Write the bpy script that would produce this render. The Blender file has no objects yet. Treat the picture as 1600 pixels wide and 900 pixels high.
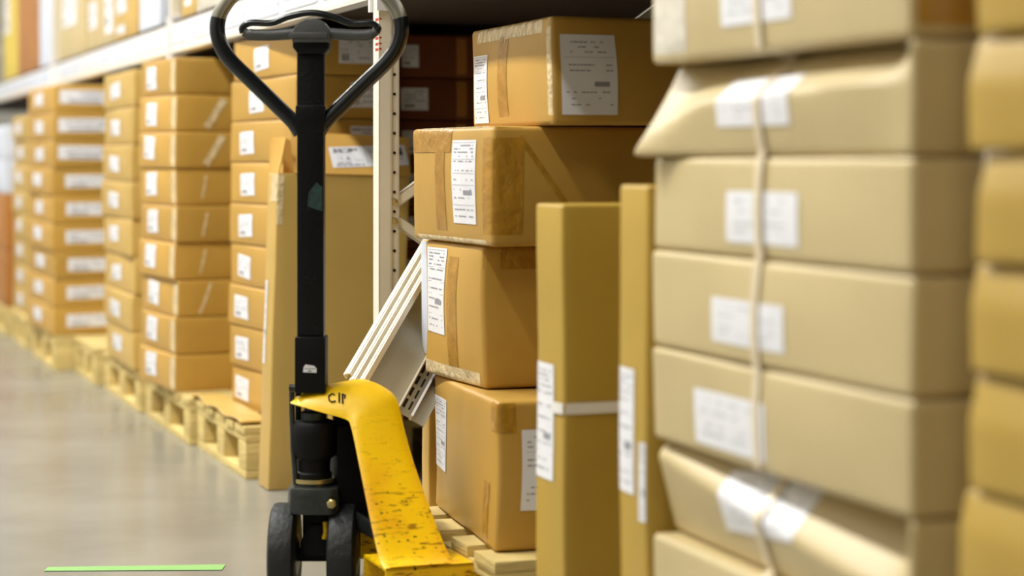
import bpy, bmesh, math, random
from mathutils import Vector, Matrix, noise
random.seed(7)
S = bpy.context.scene
COL = S.collection
F, HC, HY = 3200.0, 0.87, 250.0          # focal length (px of a 1600 frame), eye height, horizon row
TH = math.radians(19.6)
U = Vector((-math.sin(TH), math.cos(TH), 0)); V = Vector((math.cos(TH), math.sin(TH), 0))
O = Vector((-.285, 4.338, 0))
PB = .07                                  # plane of the rack front

def W(px, py, d): return Vector(((px-800)*d/F, d, HC-(py-HY)*d/F))
def R(a, b, z=0): p = O+U*a+V*b; return Vector((p.x, p.y, z))
def a_of(px, b):
    k = (px-800)/F; p = O+V*b
    return (p.x-k*p.y)/(k*U.y-U.x)

# ------------------------------------------------------------------ materials
def lin(c):
    return tuple([((x/255)/12.92 if x/255 <= .04045 else ((x/255+.055)/1.055)**2.4) for x in c])+(1,)
def mat(name, col, rough=.6, metal=0, var=.0, scale=8, bump=0, bscale=60, spec=.5, col2=None, stretch=(1,1,1), coat=0, hue=0):
    m = bpy.data.materials.new(name); m.use_nodes = True
    nt = m.node_tree; n = nt.nodes; l = nt.links; b = n['Principled BSDF']
    b.inputs['Roughness'].default_value = rough; b.inputs['Metallic'].default_value = metal
    b.inputs['Specular IOR Level'].default_value = spec
    b.inputs['Coat Weight'].default_value = coat
    c = lin(col); b.inputs['Base Color'].default_value = c
    tc = n.new('ShaderNodeTexCoord'); mp = n.new('ShaderNodeMapping'); l.new(tc.outputs['Object'], mp.inputs[0])
    mp.inputs['Scale'].default_value = stretch
    if var or col2:
        ns = n.new('ShaderNodeTexNoise'); ns.inputs['Scale'].default_value = scale; ns.inputs['Detail'].default_value = 6
        l.new(mp.outputs[0], ns.inputs[0])
        r = n.new('ShaderNodeValToRGB'); l.new(ns.outputs['Fac'], r.inputs[0])
        r.color_ramp.elements[0].position = .3; r.color_ramp.elements[1].position = .7
        if col2: r.color_ramp.elements[0].color = lin(col2)
        else: r.color_ramp.elements[0].color = (c[0]*(1-var), c[1]*(1-var), c[2]*(1-var*1.2), 1)
        r.color_ramp.elements[1].color = c
        out = r.outputs[0]
        if hue:
            oi = n.new('ShaderNodeObjectInfo'); hs = n.new('ShaderNodeHueSaturation')
            mr = n.new('ShaderNodeMapRange'); mr.inputs['To Min'].default_value = 1-hue; mr.inputs['To Max'].default_value = 1+hue*.6
            l.new(oi.outputs['Random'], mr.inputs[0]); l.new(mr.outputs[0], hs.inputs['Value']); l.new(out, hs.inputs['Color']); out = hs.outputs[0]
        l.new(out, b.inputs['Base Color'])
    if bump:
        nb = n.new('ShaderNodeTexNoise'); nb.inputs['Scale'].default_value = bscale; nb.inputs['Detail'].default_value = 4
        l.new(mp.outputs[0], nb.inputs[0]); bp = n.new('ShaderNodeBump'); bp.inputs['Strength'].default_value = bump
        bp.inputs['Distance'].default_value = .01
        l.new(nb.outputs['Fac'], bp.inputs['Height']); l.new(bp.outputs[0], b.inputs['Normal'])
    return m
M = {}
M['card'] = mat('cardboard', (200,156,70), .43, var=.12, scale=5, bump=.12, bscale=9, spec=.6, hue=.1)
M['card_pale'] = mat('pale_cardboard', (206,186,138), .43, var=.1, scale=4, bump=.15, bscale=6, spec=.6, hue=.06)
M['card_gold'] = mat('golden_cardboard', (188,154,62), .43, var=.1, scale=4, bump=.15, bscale=6, spec=.6, hue=.06)
M['card_soft'] = mat('soft_cardboard', (206,170,92), .43, var=.12, scale=5, bump=.12, bscale=9, spec=.6, hue=.08)
M['card_brown'] = mat('brown_cardboard', (186,122,52), .43, var=.15, scale=5, bump=.12, bscale=9, spec=.6, hue=.08)
M['card_shade'] = mat('shade_darkened_cardboard', (126,66,34), .6, var=.2, scale=5, bump=.12, bscale=9, spec=.3, hue=.1)  # dark red-brown carries the shade under the shelf in its colour
M['card_in'] = mat('flap_cardboard', (212,164,78), .7, var=.1, scale=9)
M['tape'] = mat('brown_tape', (186,136,44), .22, var=.25, scale=25, bump=.5, bscale=35, spec=.6)
M['clear'] = mat('clear_tape', (238,214,168), .14, var=.2, scale=30, bump=.8, bscale=45, spec=.8)
M['paper'] = mat('label_paper', (238,238,244), .5, var=.03, scale=30)
M['bluepaper'] = mat('bluish_paper', (215,222,238), .5, var=.06, scale=12)
M['ink'] = mat('label_ink', (62,60,66), .6)
M['palest'] = mat('faint_ink', (205,205,212), .6)
M['greyink'] = mat('pale_ink', (150,150,158), .6)
M['black'] = mat('black_paint', (6,8,10), .36, var=.3, scale=30, bump=.12, bscale=90, spec=.28)
M['blackmatte'] = mat('matte_black', (9,9,10), .55, var=.3, scale=30, spec=.22)
M['blackgloss'] = mat('glossy_black_tube', (13,18,22), .22, spec=.6, var=.2, scale=20)
M['plastic'] = mat('grey_black_plastic', (76,77,76), .42, bump=.1, bscale=200, spec=.45)
M['rubber'] = mat('dark_rubber', (28,30,31), .6, var=.35, scale=14, bump=.3, bscale=60)
M['cast'] = mat('cast_metal', (60,64,64), .34, metal=.35, var=.35, scale=20, bump=.3, bscale=40)
M['worn'] = mat('worn_steel', (176,172,160), .3, metal=.75, var=.4, scale=18)
M['bolt'] = mat('zinc_bolt', (196,178,120), .35, metal=.8)
M['steel'] = mat('cream_rack_paint', (238,230,212), .38, var=.05, scale=6, spec=.5)
M['beam'] = mat('white_beam_paint', (236,234,236), .4, var=.05, scale=8, spec=.5)
M['panel'] = mat('galvanised_panel', (176,170,150), .42, var=.18, scale=5, metal=.25)
M['hole'] = mat('hole_dark', (18,14,12), .8)
M['red'] = mat('red_print', (190,40,30), .5)
M['deck'] = mat('chipboard_deck', (58,40,24), .75, var=.25, scale=30)
M['wood'] = mat('pallet_wood', (224,198,128), .7, var=.25, scale=5, bump=.4, bscale=20, stretch=(1,1,6), hue=.08)
M['wall'] = mat('hall_wall', (196,192,184), .8, var=.03)
M['wall_dark'] = mat('grey_wall', (120,114,104), .8)
M['ceil'] = mat('hall_ceiling', (120,120,118), .85)
M['green'] = mat('green_tape', (140,190,112), .5)
M['strap'] = mat('white_strap', (236,232,226), .4)
M['strap_dull'] = mat('cloudy_strap', (228,212,182), .3)
M['added_backing'] = mat('added_dark_backing', (70,46,28), .8)  # kept dark to give the deep shade behind the stacks
M['darkgoods'] = mat('dark_green_goods', (60,66,52), .6)
M['yellowgoods'] = mat('yellow_goods', (232,205,90), .5, var=.2, scale=12)
M['wrap'] = mat('cloudy_wrap', (228,222,208), .18, var=.12, scale=9, bump=.7, bscale=18)

def yellow_mat():
    m = bpy.data.materials.new('worn_yellow_paint'); m.use_nodes = True
    nt = m.node_tree; n = nt.nodes; l = nt.links; b = n['Principled BSDF']
    b.inputs['Roughness'].default_value = .36
    tc = n.new('ShaderNodeTexCoord')
    def layer(scale, stretch, lo, hi, detail=5):
        mp = n.new('ShaderNodeMapping'); mp.inputs['Scale'].default_value = stretch; l.new(tc.outputs['Object'], mp.inputs[0])
        ns = n.new('ShaderNodeTexNoise'); ns.inputs['Scale'].default_value = scale; ns.inputs['Detail'].default_value = detail
        l.new(mp.outputs[0], ns.inputs[0])
        r = n.new('ShaderNodeMapRange'); r.inputs['From Min'].default_value = lo; r.inputs['From Max'].default_value = hi
        l.new(ns.outputs['Fac'], r.inputs[0]); return r.outputs[0]
    def mix(fac, a, col):
        mx = n.new('ShaderNodeMix'); mx.data_type = 'RGBA'; l.new(fac, mx.inputs[0]); l.new(a, mx.inputs[6]); mx.inputs[7].default_value = lin(col); return mx.outputs[2]
    rgb = n.new('ShaderNodeRGB'); rgb.outputs[0].default_value = lin((255,206,4))
    c = mix(layer(9, (1,1,1), .5, .8), rgb.outputs[0], (240,170,8))
    # rubbed chips get denser towards the fork (height mask: wear of the paint, fixed to the part)
    sx = n.new('ShaderNodeSeparateXYZ'); l.new(tc.outputs['Object'], sx.inputs[0])
    hm = n.new('ShaderNodeMapRange'); hm.inputs['From Min'].default_value = .40; hm.inputs['From Max'].default_value = .14
    l.new(sx.outputs['Z'], hm.inputs[0])
    def mul(a, b_):
        k = n.new('ShaderNodeMath'); k.operation = 'MULTIPLY'; l.new(a, k.inputs[0]); l.new(b_, k.inputs[1]); k.use_clamp = True; return k.outputs[0]
    c = mix(mul(layer(30, (1,1,5), .57, .68), hm.outputs[0]), c, (150,96,6))
    c = mix(mul(layer(80, (1,1,1.6), .61, .68), hm.outputs[0]), c, (58,38,12))
    l.new(c, b.inputs['Base Color'])
    nb = n.new('ShaderNodeTexNoise'); nb.inputs['Scale'].default_value = 40; l.new(tc.outputs['Object'], nb.inputs[0])
    bp = n.new('ShaderNodeBump'); bp.inputs['Strength'].default_value = .15; bp.inputs['Distance'].default_value = .004
    l.new(nb.outputs['Fac'], bp.inputs['Height']); l.new(bp.outputs[0], b.inputs['Normal'])
    return m
M['yellow'] = yellow_mat()

def floor_mat():
    m = bpy.data.materials.new('polished_concrete'); m.use_nodes = True
    nt = m.node_tree; n = nt.nodes; l = nt.links; b = n['Principled BSDF']
    tc = n.new('ShaderNodeTexCoord'); ns = n.new('ShaderNodeTexNoise'); ns.inputs['Scale'].default_value = 2.2; ns.inputs['Detail'].default_value = 8
    l.new(tc.outputs['Object'], ns.inputs[0]); r = n.new('ShaderNodeValToRGB'); l.new(ns.outputs['Fac'], r.inputs[0])
    r.color_ramp.elements[0].position = .3; r.color_ramp.elements[1].position = .7
    r.color_ramp.elements[0].color = lin((128,128,120)); r.color_ramp.elements[1].color = lin((148,147,138))
    l.new(r.outputs[0], b.inputs['Base Color'])
    mr = n.new('ShaderNodeMapRange'); mr.inputs['To Min'].default_value = .16; mr.inputs['To Max'].default_value = .30
    l.new(ns.outputs['Fac'], mr.inputs[0]); l.new(mr.outputs[0], b.inputs['Roughness'])
    nb = n.new('ShaderNodeTexNoise'); nb.inputs['Scale'].default_value = 12; l.new(tc.outputs['Object'], nb.inputs[0])
    bp = n.new('ShaderNodeBump'); bp.inputs['Strength'].default_value = .03; l.new(nb.outputs['Fac'], bp.inputs['Height']); l.new(bp.outputs[0], b.inputs['Normal'])
    return m
M['floor'] = floor_mat()
def emis(name, col, s):
    m = bpy.data.materials.new(name); m.use_nodes = True; b = m.node_tree.nodes['Principled BSDF']
    b.inputs['Emission Color'].default_value = lin(col); b.inputs['Emission Strength'].default_value = s; return m
M['lamp'] = emis('lamp_diffuser', (255,250,240), 9)

# ------------------------------------------------------------------ object helpers
def thing(name, label, cat, loc=(0,0,0), rot=(0,0,0), group=None):
    o = bpy.data.objects.new(name, None); COL.objects.link(o); o.location = loc; o.rotation_euler = rot
    o.empty_display_size = .05
    o['label'] = label; o['category'] = cat
    if group: o['group'] = group
    return o
def tag(o, label, cat, group=None, kind=None):
    o['label'] = label; o['category'] = cat
    if group: o['group'] = group
    if kind: o['kind'] = kind
    return o
def link(name, me, parent=None, label=None, world=False):
    o = bpy.data.objects.new(name, me); COL.objects.link(o)
    if parent:
        o.parent = parent
        if world:
            top = parent; mw = Matrix.Identity(4); ch = []
            while top: ch.append(top); top = top.parent
            for q in reversed(ch):
                mw = mw @ (Matrix.LocRotScale(q.location, q.rotation_euler, q.scale) if q.matrix_parent_inverse == Matrix.Identity(4) else q.matrix_parent_inverse @ Matrix.LocRotScale(q.location, q.rotation_euler, q.scale))
            o.matrix_parent_inverse = mw.inverted()
    if label: o['label'] = label
    return o
class MB:
    """collects faces for ONE mesh"""
    def __init__(s): s.v = []; s.f = []; s.m = []; s.mats = []
    def mi(s, k):
        if k not in s.mats: s.mats.append(k)
        return s.mats.index(k)
    def poly(s, pts, k):
        i = len(s.v); s.v += [tuple(p) for p in pts]; s.f.append(tuple(range(i, i+len(pts)))); s.m.append(s.mi(k))
    def grid(s, rows, k, close_u=False, close_v=False, flip=False):
        i = len(s.v); nr = len(rows); nc = len(rows[0])
        for r in rows: s.v += [tuple(p) for p in r]
        for a in range(nr if close_u else nr-1):
            for b in range(nc if close_v else nc-1):
                q = (i+a*nc+b, i+((a+1) % nr)*nc+b, i+((a+1) % nr)*nc+(b+1) % nc, i+a*nc+(b+1) % nc)
                s.f.append(q[::-1] if flip else q); s.m.append(s.mi(k))
    def box(s, o, ex, ey, ez, k):
        """o = corner, ex,ey,ez edge vectors"""
        o = Vector(o); ex = Vector(ex); ey = Vector(ey); ez = Vector(ez)
        i = len(s.v)
        for c in (0,1):
            for b in (0,1):
                for a in (0,1): s.v.append(tuple(o+ex*a+ey*b+ez*c))
        for q in ((0,2,3,1),(4,5,7,6),(0,1,5,4),(2,6,7,3),(0,4,6,2),(1,3,7,5)):
            s.f.append(tuple(i+j for j in q)); s.m.append(s.mi(k))
    def cbox(s, c, sx, sy, sz, k, ax=Vector((1,0,0)), ay=Vector((0,1,0)), az=Vector((0,0,1))):
        c = Vector(c); s.box(c-ax*sx/2-ay*sy/2-az*sz/2, ax*sx, ay*sy, az*sz, k)
    def tube(s, pts, r, k, n=14, caps=True, squash=1.0):
        pts = [Vector(p) for p in pts]; rows = []; up = None
        for j, p in enumerate(pts):
            t = (pts[min(j+1, len(pts)-1)]-pts[max(j-1, 0)]).normalized()
            if up is None:
                up = Vector((0,1,0)) if abs(t.y) < .9 else Vector((0,0,1))
            a = (up-t*up.dot(t)).normalized(); b = t.cross(a); up = a
            rr = r[j] if isinstance(r, (list, tuple)) else r
            rows.append([p+(a*math.cos(2*math.pi*q/n)*squash+b*math.sin(2*math.pi*q/n))*rr for q in range(n)])
        s.grid(rows, k, close_v=True)
        if caps: s.poly(rows[0], k); s.poly(rows[-1][::-1], k)
    def lathe(s, c, prof, k, n=28, axis=Vector((0,0,1))):
        """prof: (radius, offset along axis)"""
        c = Vector(c); axis = axis.normalized(); a = axis.orthogonal().normalized(); b = axis.cross(a)
        rows = [[c+axis*h+(a*math.cos(2*math.pi*q/n)+b*math.sin(2*math.pi*q/n))*max(r, 1e-5) for q in range(n)] for r, h in prof]
        s.grid(rows, k, close_v=True); s.poly(rows[0], k); s.poly(rows[-1][::-1], k)
    def prism(s, outline, d, k):
        """outline: list of points (planar), d: extrusion vector"""
        d = Vector(d); a = [Vector(p) for p in outline]; b = [p+d for p in a]
        s.poly(a, k); s.poly(b[::-1], k)
        for i in range(len(a)):
            j = (i+1) % len(a); s.poly([a[j], a[i], b[i], b[j]], k)
    def mesh(s, name, smooth=True, bevel=0, fixn=True):
        me = bpy.data.meshes.new(name); me.from_pydata(s.v, [], s.f)
        for k in s.mats: me.materials.append(M[k])
        for p, mi in zip(me.polygons, s.m): p.material_index = mi
        if fixn or bevel:
            bm = bmesh.new(); bm.from_mesh(me)
            bmesh.ops.remove_doubles(bm, verts=bm.verts, dist=1e-5)
            if fixn: bmesh.ops.recalc_face_normals(bm, faces=bm.faces)
            if bevel:
                es = [e for e in bm.edges if len(e.link_faces) == 2 and e.calc_face_angle(0) > .5]
                bmesh.ops.bevel(bm, geom=es, offset=bevel, segments=2, affect='EDGES', profile=.6, clamp_overlap=True)
            bm.to_mesh(me); bm.free()
        if smooth:
            for p in me.polygons: p.use_smooth = True
            me.set_sharp_from_angle(angle=math.radians(38))
        return me
    def build(s, name, parent=None, label=None, world=True, smooth=True, bevel=0, fixn=True):
        return link(name, s.mesh(name, smooth, bevel, fixn), parent, label, world)
def struct(o): o['kind'] = 'structure'; return o

def crm(pts, n=8, closed=False):
    P = [Vector(p) for p in pts]; out = []; L = len(P)
    for i in range(L if closed else L-1):
        p0 = P[(i-1) % L] if closed or i > 0 else P[0]; p1 = P[i]; p2 = P[(i+1) % L]
        p3 = P[(i+2) % L] if closed or i+2 < L else P[-1]
        for j in range(n):
            t = j/n
            out.append(.5*((2*p1)+(-p0+p2)*t+(2*p0-5*p1+4*p2-p3)*t*t+(-p0+3*p1-3*p2+p3)*t**3))
    if not closed: out.append(P[-1])
    return out

# ------------------------------------------------------------------ cartons
class Shape:
    """a soft-edged cardboard box: x 0..w into the rack, y 0..l along the aisle, z 0..h"""
    def __init__(s, w, l, h, seed=0, r=.006, bulge=.004, amp=.004, warp=None):
        s.w, s.l, s.h, s.seed, s.r, s.bulge, s.amp, s.warp = w, l, h, seed, r, bulge, amp, warp
    def at(s, x, y, z):
        w, l, h, r = s.w, s.l, s.h, s.r
        c = Vector((min(max(x, r), w-r), min(max(y, r), l-r), min(max(z, r), h-r)))
        d = Vector((x, y, z))-c
        if d.length > 1e-9: p = c+d.normalized()*r if sum(abs(q) > 1e-9 for q in d) > 1 else c+d
        else: p = c
        X, Y, Z = x/w, y/l, z/h
        sx, sy, sz = [math.sin(math.pi*min(max(q, 0), 1)) for q in (X, Y, Z)]
        b = s.bulge
        p = p+Vector(((2*X-1)*b*sy*sz, (2*Y-1)*b*sx*sz, (2*Z-1)*-b*.4*sx*sy))
        nv = noise.noise_vector(Vector((x*4+s.seed*7.3, y*4, z*5)))*s.amp
        fz = min(1, Z*3, (1-Z)*3); p += Vector((nv.x, nv.y, nv.z*.3*fz))
        if s.warp: p += Vector(s.warp(x, y, z))
        return p
    def lines(s, L, n):
        r = s.r; return [0, r*.25, r*.6, r]+[r+(L-2*r)*i/n for i in range(1, n)]+[L-r, L-r*.6, L-r*.25, L]
    def body(s, k, n=8):
        mb = MB(); w, l, h = s.w, s.l, s.h
        xs, ys, zs = s.lines(w, n), s.lines(l, n), s.lines(h, max(4, n-2))
        for x in (0, w): mb.grid([[s.at(x, y, z) for z in zs] for y in ys], k)
        for y in (0, l): mb.grid([[s.at(x, y, z) for z in zs] for x in xs], k)
        for z in (0, h): mb.grid([[s.at(x, y, z) for y in ys] for x in xs], k)
        return mb
    def fp(s, face, a, z, off):
        """face 'aisle' (x=0): a along y;  'near' (y=0): a along x; 'top': a=(x,y)"""
        if face == 'aisle': return s.at(0, a, z)+Vector((-off, 0, 0))
        if face == 'near': return s.at(a, 0, z)+Vector((0, -off, 0))
        return s.at(a, z, s.h)+Vector((0, 0, off))
    def patch(s, mb, face, a0, a1, z0, z1, k, off=.0012, rot=0, n=5, piv=None):
        ca, cz = piv if piv else ((a0+a1)/2, (z0+z1)/2); c, q = math.cos(rot), math.sin(rot)
        rows = []
        for i in range(n+1):
            row = []
            for j in range(n+1):
                a = a0+(a1-a0)*i/n-ca; z = z0+(z1-z0)*j/n-cz
                row.append(s.fp(face, ca+a*c-z*q, cz+a*q+z*c, off))
            rows.append(row)
        mb.grid(rows, k)

def ink_rows(kind, rnd):
    """rectangles (u0,u1,v0,v1,material) of print in a label, u 0..1 left to right, v 0..1 bottom to top"""
    out = []
    def words(v, u0, u1, h, k='ink', dens=.75):
        u = u0
        while u < u1-.01:
            w = rnd.uniform(.03, .09)
            if rnd.random() < dens: out.append((u, min(u+w, u1), v, v+h, k))
            u += w+.015
    def bars(u0, u1, v0, v1):
        u = u0
        while u < u1-.006:
            w = rnd.choice((.006, .012)); out.append((u, u+w, v0, v1, 'ink')); u += w+rnd.choice((.006, .012))
    if kind == 'wide':
        out.append((.22, .228, .04, .96, 'ink')); out.append((.60, .606, .04, .96, 'greyink'))
        words(.84, .03, .2, .07); words(.84, .25, .57, .06, 'greyink'); words(.7, .25, .57, .05, 'greyink'); words(.52, .03, .2, .04, 'greyink'); words(.42, .25, .5, .05, 'greyink')
        bars(.05, .17, .1, .36); words(.82, .64, .95, .06); words(.68, .64, .95, .06, 'greyink'); bars(.84, .95, .1, .4)
        words(.2, .25, .55, .05, 'greyink'); out.append((.78, .82, .48, .62, 'ink')); out.append((.02, .21, .4, .406, 'ink'))
    elif kind == 'blank': pass
    elif kind == 'small':
        for v in (.82, .68, .54, .40): words(v, .1, .9, .05, 'greyink', .6)
        out.append((.12, .5, .12, .26, 'greyink'))
    elif kind == 'faint':
        for v in (.8, .6, .35, .2): words(v, .1, .9, .05, 'palest', .6)
    elif kind == 'tall':
        for v in (.93, .89, .85, .80, .74, .63, .52, .40, .3, .16, .08): words(v, .1, .9, .014, 'greyink', .65)
        for v in (.97, .77, .6, .46, .22): out.append((.04, .96, v, v+.004, 'greyink'))
        out.append((.5, .86, .345, .4, 'greyink'))
    elif kind == 'big':
        for v in (.9, .84, .78, .62, .55, .28, .2, .12): words(v, .08, .92, .015, 'greyink', .5)
        out.append((.58, .85, .36, .42, 'greyink')); out.append((.05, .95, .72, .724, 'greyink'))
    elif kind == 'flap':
        words(.86, .05, .36, .05, 'ink', .9); words(.79, .05, .36, .04, 'ink', .9); words(.72, .05, .3, .04, 'ink', .9)
        out.append((.46, .464, .08, .95, 'ink')); words(.08, .05, .42, .04, 'ink', .9)
        for r in ((.09, .25, .6, .605), (.09, .25, .27, .275), (.09, .093, .27, .6), (.247, .25, .27, .6), (.3, .302, .35, .7), (.42, .422, .35, .7), (.3, .42, .35, .355)): out.append(r+('greyink',))
        words(.19, .07, .26, .03, 'ink', .9); words(.3, .32, .42, .02, 'greyink')
        words(.85, .5, .95, .05, 'greyink'); words(.7, .5, .95, .05, 'greyink'); out.append((.86, .95, .5, .85, 'ink')); words(.3, .55, .95, .05, 'greyink')
    return out
mesh_cache = {}
def put_label(sh, root, face, a0, a1, z0, z1, kind='small', rot=0, paper='paper', name='shipping_label', lab=None, seed=0, text=None):
    """label from a0 (left as read) to a1"""
    mb = MB(); piv = ((a0+a1)/2, (z0+z1)/2)
    sh.patch(mb, face, a0, a1, z0, z1, paper, .0012, rot, 16 if sh.warp else 5)
    rnd = random.Random(seed)
    for u0, u1, v0, v1, k in ink_rows(kind, rnd):
        sh.patch(mb, face, a0+(a1-a0)*u0, a0+(a1-a0)*u1, z0+(z1-z0)*v0, z0+(z1-z0)*v1, k, .0018, rot, 1, piv)
    return mb.build(name, root, lab, world=False, smooth=True, fixn=False)
def put_tape(sh, root, face, a0, a1, z0, z1, k='tape', rot=0, off=.0008, name='packing_tape'):
    mb = MB(); sh.patch(mb, face, a0, a1, z0, z1, k, off, rot, 8)
    return mb.build(name, root, None, world=False, fixn=False)

def carton(label, near, z, w, l, h, k='card', th=TH, seed=0, group=None, r=.006, bulge=.004, amp=.004, warp=None, tilt=(0,0), cat='cardboard box', name='cardboard_box', n=8):
    near = Vector((near[0], near[1], z))
    root = thing(name, label, cat, near, (tilt[0], tilt[1], th), group)
    sh = Shape(w, l, h, seed, r, bulge, amp, warp)
    key = (w, l, h, k, seed, r, bulge, amp, warp, n)
    me = mesh_cache.get(key)
    if me is None: me = mesh_cache[key] = sh.body(k, n).mesh('carton_body')
    link('body', me, root)
    return root, sh

ORD = ['topmost', 'second', 'third', 'fourth', 'fifth', 'sixth', 'seventh', 'eighth', 'ninth', 'tenth']
def ords(i, n):
    return 'topmost' if i == n-1 else ('bottom' if i == 0 else ORD[n-1-i])

# ------------------------------------------------------------------ pallets
def pallet(label, near, th, lenu, wv, z=0, group='wooden pallets under the stacks'):
    """near = near aisle corner; lenu along the aisle, wv into the rack"""
    root = thing('wooden_pallet', label, 'pallet', (near[0], near[1], z), (0, 0, th), group)
    e = lambda: MB()
    bw = .1
    for i, x in enumerate((0, (wv-.145)/2, wv-.145)):
        m = e(); m.box((x, 0, 0), (.1, 0, 0), (0, lenu, 0), (0, 0, .022), 'wood'); m.build('bottom_board', root, world=False, bevel=.002)
        for y in (0, (lenu-bw)/2, lenu-bw):
            m = e(); m.box((x, y, .022), (.145, 0, 0), (0, bw, 0), (0, 0, .078), 'wood'); m.build('block', root, world=False, bevel=.003)
    for y in (0, (lenu-bw)/2, lenu-bw):
        pass
    for x in (0, (wv-.145)/2, wv-.145):
        m = e(); m.box((x, 0, .1), (.145, 0, 0), (0, lenu, 0), (0, 0, .022), 'wood'); m.build('stringer_board', root, world=False, bevel=.002)
    nb = 5; g = (lenu-.12)/(nb-1)
    for i in range(nb):
        m = e(); m.box((-.004+random.uniform(-.004, .004), g*i, .122), (wv+.008, 0, 0), (0, .12 if i % 2 == 0 else .1, 0), (0, 0, .022), 'wood'); m.build('deck_board', root, world=False, bevel=.003)
    return root
PT = .144

# ------------------------------------------------------------------ setting
def slab(name, a0, a1, b0, b1, z0, z1, k):
    m = MB(); m.box(R(a0, b0, z0), U*(a1-a0), V*(b1-b0), (0, 0, z1-z0), k); return struct(m.build(name, smooth=False))
slab('floor', -7, 14, -3.4, 2.6, -.1, 0, 'floor')
slab('ceiling', -7, 14, -3.4, 2.6, 5.0, 5.1, 'ceil')
slab('wall_left', -7, 14, -3.5, -3.4, 0, 5.0, 'wall')
slab('wall_right', -7, 14, 2.6, 2.7, 0, 5.0, 'wall')
slab('wall_back', 14, 14.1, -3.5, 2.7, 0, 5.0, 'wall')
slab('wall_front', -7.1, -7, -3.5, 2.7, 0, 5.0, 'wall_dark')
m = MB(); m.poly([(-.99, 4.33, .0015), (-.615, 4.34, .0015), (-.615, 4.40, .0015), (-.99, 4.37, .0015)], 'green'); m.poly([(-.99, 4.33, .0005), (-.99, 4.37, .0005), (-.615, 4.40, .0005), (-.615, 4.34, .0005)], 'green')
tag(m.build('floor_tape', fixn=False), 'short strip of green tape stuck on the concrete floor in the aisle', 'floor tape')

LAMPS = []
for i, (a, en) in enumerate(((-3.8, 22), (-1.6, 52), (.6, 142), (2.8, 95), (5.0, 70), (7.2, 60), (9.4, 60), (11.6, 60))):  # first lamp is unseen, added to brighten sides facing the camera
    for b in (-2.2,):
        c = R(a, b, 4.9)
        root = thing('assumed_ceiling_light', 'long white ceiling light assumed over the aisle, out of the picture', 'ceiling light', c, (0, 0, TH), 'assumed ceiling lights over the aisle')
        m = MB(); m.cbox((0, 0, 0), .34, 1.6, .08, 'beam'); m.build('housing', root, world=False, bevel=.01)
        m = MB(); m.cbox((0, 0, -.05), .28, 1.5, .02, 'lamp'); m.build('diffuser', root, world=False)
        ld = bpy.data.lights.new('tube_light', 'AREA'); ld.shape = 'RECTANGLE'; ld.size = .28; ld.size_y = 1.5; ld.energy = en
        ld.color = (1, .995, .95)
        lo = bpy.data.objects.new('tube_light', ld); COL.objects.link(lo); lo.parent = root; lo.location = (0, 0, -.065)

# ------------------------------------------------------------------ rack
POSTS = [.235, 2.822, 6.10, 12.5, -2.262]
BEAMZ = 1.234
DEPTH = 1.05
def post_mesh(mb, a, b, inward=1):
    s = .047
    mb.box(R(a, b, 0), U*s, V*.003*inward, (0, 0, 2.9), 'steel')                      # aisle face
    mb.box(R(a, b, 0), U*.003, V*.029*inward, (0, 0, 2.9), 'steel')                    # near face, outer strip
    mb.box(R(a+.006, b+.029*inward, 0), U*.003, V*.019*inward, (0, 0, 2.9), 'steel')   # recessed strip with holes
    mb.box(R(a, b+.027*inward, 0), U*.008, V*.003*inward, (0, 0, 2.9), 'steel')
    mb.box(R(a+.006, b+.046*inward, 0), U*.03, V*.003*inward, (0, 0, 2.9), 'steel')
    mb.box(R(a+s-.003, b, 0), U*.003, V*.045*inward, (0, 0, 2.9), 'steel')
    for i in range(int(2.8/.044)):
        z = .05+.044*i; c = R(a+.0052, b+.0375*inward, z)
        mb.lathe(c, [(.0035, 0), (.0035, .001)], 'hole', 10, axis=-U)
        mb.box(R(a+.012, b-.0004*inward, z-.01), U*.02, V*.0005*inward, (0, 0, .02), 'hole') if a > 9 else None
RL = ['cream steel rack upright with a row of bolt holes, behind the jack handle', 'cream steel rack upright above the white beam, right of the far shelf boxes', 'far blurred rack upright beside the brown box on the upper shelf', 'rack upright at the far end of the aisle', 'rack upright behind the near cartons on the right']
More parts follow.
